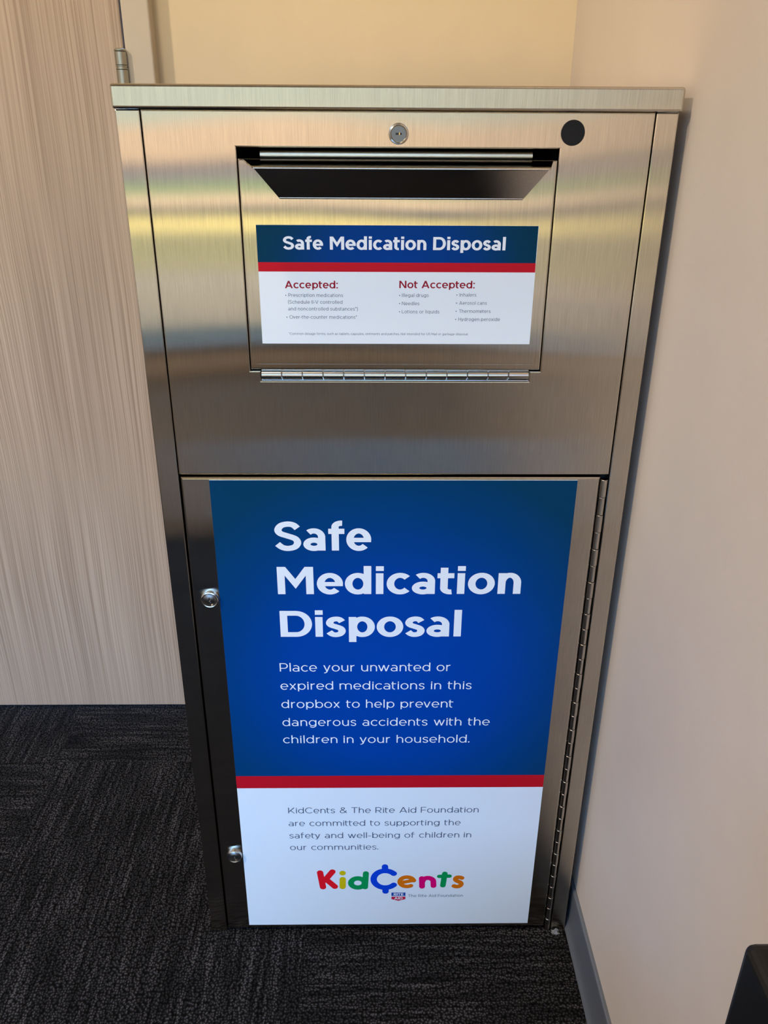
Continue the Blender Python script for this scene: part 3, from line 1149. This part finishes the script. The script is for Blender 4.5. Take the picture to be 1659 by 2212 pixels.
LOGO = [
    ('K', .00943, [(-0.1029, 0.1254), (-0.0993, 0.0953)]), ('K', .00943, [(-0.0845, 0.1273), (-0.0963, 0.1091)]), ('K', .00948, [(-0.0940, 0.1112), (-0.0815, 0.0963)]),
    ('i', .00948, [(-0.0695, 0.1114), (-0.0698, 0.0956)]), ('i', .00945, [(-0.0696, 0.1243), (-0.0694, 0.1243)]),
    ('d', .00908, [(-0.0367, 0.1035), (-0.0372, 0.1006), (-0.0387, 0.0979), (-0.0410, 0.0958), (-0.0439, 0.0944), (-0.0471, 0.0940), (-0.0502, 0.0945), (-0.0531, 0.0959), (-0.0553, 0.0980), (-0.0568, 0.1007), (-0.0572, 0.1037), (-0.0567, 0.1067), (-0.0552, 0.1093), (-0.0529, 0.1114), (-0.0501, 0.1128), (-0.0469, 0.1132), (-0.0438, 0.1127), (-0.0409, 0.1113), (-0.0387, 0.1092), (-0.0372, 0.1065), (-0.0367, 0.1035)]),
    ('d', .00902, [(-0.0348, 0.1232), (-0.0362, 0.0947)]),
    ('cent', .00961, [(0.0067, 0.1226), (0.0040, 0.1250), (0.0008, 0.1269), (-0.0026, 0.1280), (-0.0061, 0.1284), (-0.0097, 0.1281), (-0.0131, 0.1270), (-0.0162, 0.1252), (-0.0189, 0.1228), (-0.0210, 0.1199), (-0.0224, 0.1166), (-0.0232, 0.1130), (-0.0232, 0.1093), (-0.0224, 0.1057), (-0.0209, 0.1024), (-0.0188, 0.0994), (-0.0161, 0.0969), (-0.0130, 0.0950), (-0.0095, 0.0938), (-0.0059, 0.0934), (-0.0023, 0.0938), (0.0011, 0.0949), (0.0042, 0.0967), (0.0069, 0.0991)]),
    ('cent', .00956, [(-0.0065, 0.1371), (-0.0061, 0.1282)]), ('cent', .00970, [(-0.0053, 0.0936), (-0.0053, 0.0853)]),
    ('e', .0068, [(0.0178, 0.1037), (0.0367, 0.1082)]),
    ('e', .0075, [(0.0367, 0.1079), (0.0358, 0.1098), (0.0346, 0.1115), (0.0330, 0.1130), (0.0311, 0.1141), (0.0291, 0.1149), (0.0269, 0.1152), (0.0247, 0.1151), (0.0226, 0.1146), (0.0206, 0.1137), (0.0190, 0.1124), (0.0176, 0.1109), (0.0166, 0.1090), (0.0161, 0.1071), (0.0160, 0.1050), (0.0164, 0.1030), (0.0172, 0.1011), (0.0184, 0.0993), (0.0200, 0.0979), (0.0219, 0.0967), (0.0239, 0.0960), (0.0261, 0.0956), (0.0283, 0.0957), (0.0305, 0.0962), (0.0324, 0.0971)]),
    ('n', .00878, [(0.0488, 0.1124), (0.0496, 0.0952)]), ('n', .00860, [(0.0500, 0.1059), (0.0520, 0.1109), (0.0563, 0.1131), (0.0615, 0.1123), (0.0654, 0.1088), (0.0663, 0.1037), (0.0667, 0.0965)]),
    ('t', .00846, [(0.0828, 0.1218), (0.0808, 0.0974)]), ('t', .0070, [(0.0748, 0.1162), (0.0900, 0.1167)]),
    ('s', .0076, [(0.1087, 0.1127), (0.1053, 0.1140), (0.1009, 0.1136), (0.0992, 0.1099), (0.1020, 0.1062), (0.1065, 0.1037), (0.1083, 0.0996), (0.1054, 0.0955), (0.1010, 0.0947), (0.0977, 0.0960)]),
]
order = ['K', 'i', 'd', 'cent', 'e', 'n', 't', 's']
bm = NB()
for n, (k, wd, pts) in enumerate(LOGO):
    if len(pts) > 3:
        pts = smooth(pts, 4) if k in 'ns' else pts
    round_stroke(bm, pts, wd, YP - 3.6e-5 * (n % 3), order.index(k))
lg = obj('logo', bm, [M['logo_' + k] for k in order], pos)
lg['label'] = 'rounded multicoloured lettering'
bm = NB()
flat(bm, [(.0036, .0759), (.0248, .0757), (.0247, .0829), (.0036, .0829)], YP - 1.3e-4, 0)
flat(bm, [(.0037, .0690), (.0143, .0653), (.0249, .0689), (.0248, .0741), (.0037, .0741)], YP - 1.3e-4, 1)
text(bm, 'RITE', 'B', 0.0071, 0.0218, 0.0768, 0.0050, YP - 1.9e-4, 2)
text(bm, 'AID', 'B', 0.0080, 0.0207, 0.0684, 0.0048, YP - 1.9e-4, 2)
obj('badge', bm, [M['badge_blue'], M['badge_red'], M['white_print']], pos)

# ------------------------------------------------------------------ black chair at the right wall (only its back's corner is in view)
chair = thing('black_chair', 'black upholstered chair back with rounded top corner, against the right wall', 'chair', (.05, -.86, 0))
bm = NB(); bx(bm, .170, .272, -1.10, -.596, .36, .750, .006, 4); obj('backrest', bm, M['vinyl'], chair)
bm = NB(); bx(bm, -.17, .190, -1.09, -.604, .33, .42, .018, 4); obj('seat', bm, M['vinyl'], chair)
for xx, yy in ((-.15, -.62), (-.15, -1.07), (.25, -.62), (.25, -1.07)):
    bm = NB(); bx(bm, xx - .014, xx + .014, yy - .014, yy + .014, 0, .36, .003, 2); obj('leg', bm, M['black_plastic'], chair)

# ------------------------------------------------------------------ torn scrap of clear film at the foot of the box
bm = NB()
random.seed(3)
N = 7
grid = [[None] * N for _ in range(N)]
for i in range(N):
    for j in range(N):
        a, b = i / (N - 1) - .5, j / (N - 1) - .5
        grid[i][j] = bm.verts.new((.2585 + a * .012 + random.uniform(-.001, .001), -.0062 + b * .007 + random.uniform(-.001, .001),
                                   max(.0004, .004 + .004 * math.cos(a * 5) * math.cos(b * 4) + random.uniform(-.0022, .0022) - .004 * (abs(a) + abs(b)))))
for i in range(N - 1):
    for j in range(N - 1):
        bm.faces.new((grid[i][j], grid[i + 1][j], grid[i + 1][j + 1], grid[i][j + 1]))
bmesh.ops.solidify(bm, geom=list(bm.faces), thickness=.0002)
sp = obj('plastic_scrap', bm, M['film'])
sp['label'] = 'crumpled scrap of clear film on the carpet at the box foot by the hinge'
sp['category'] = 'scrap'
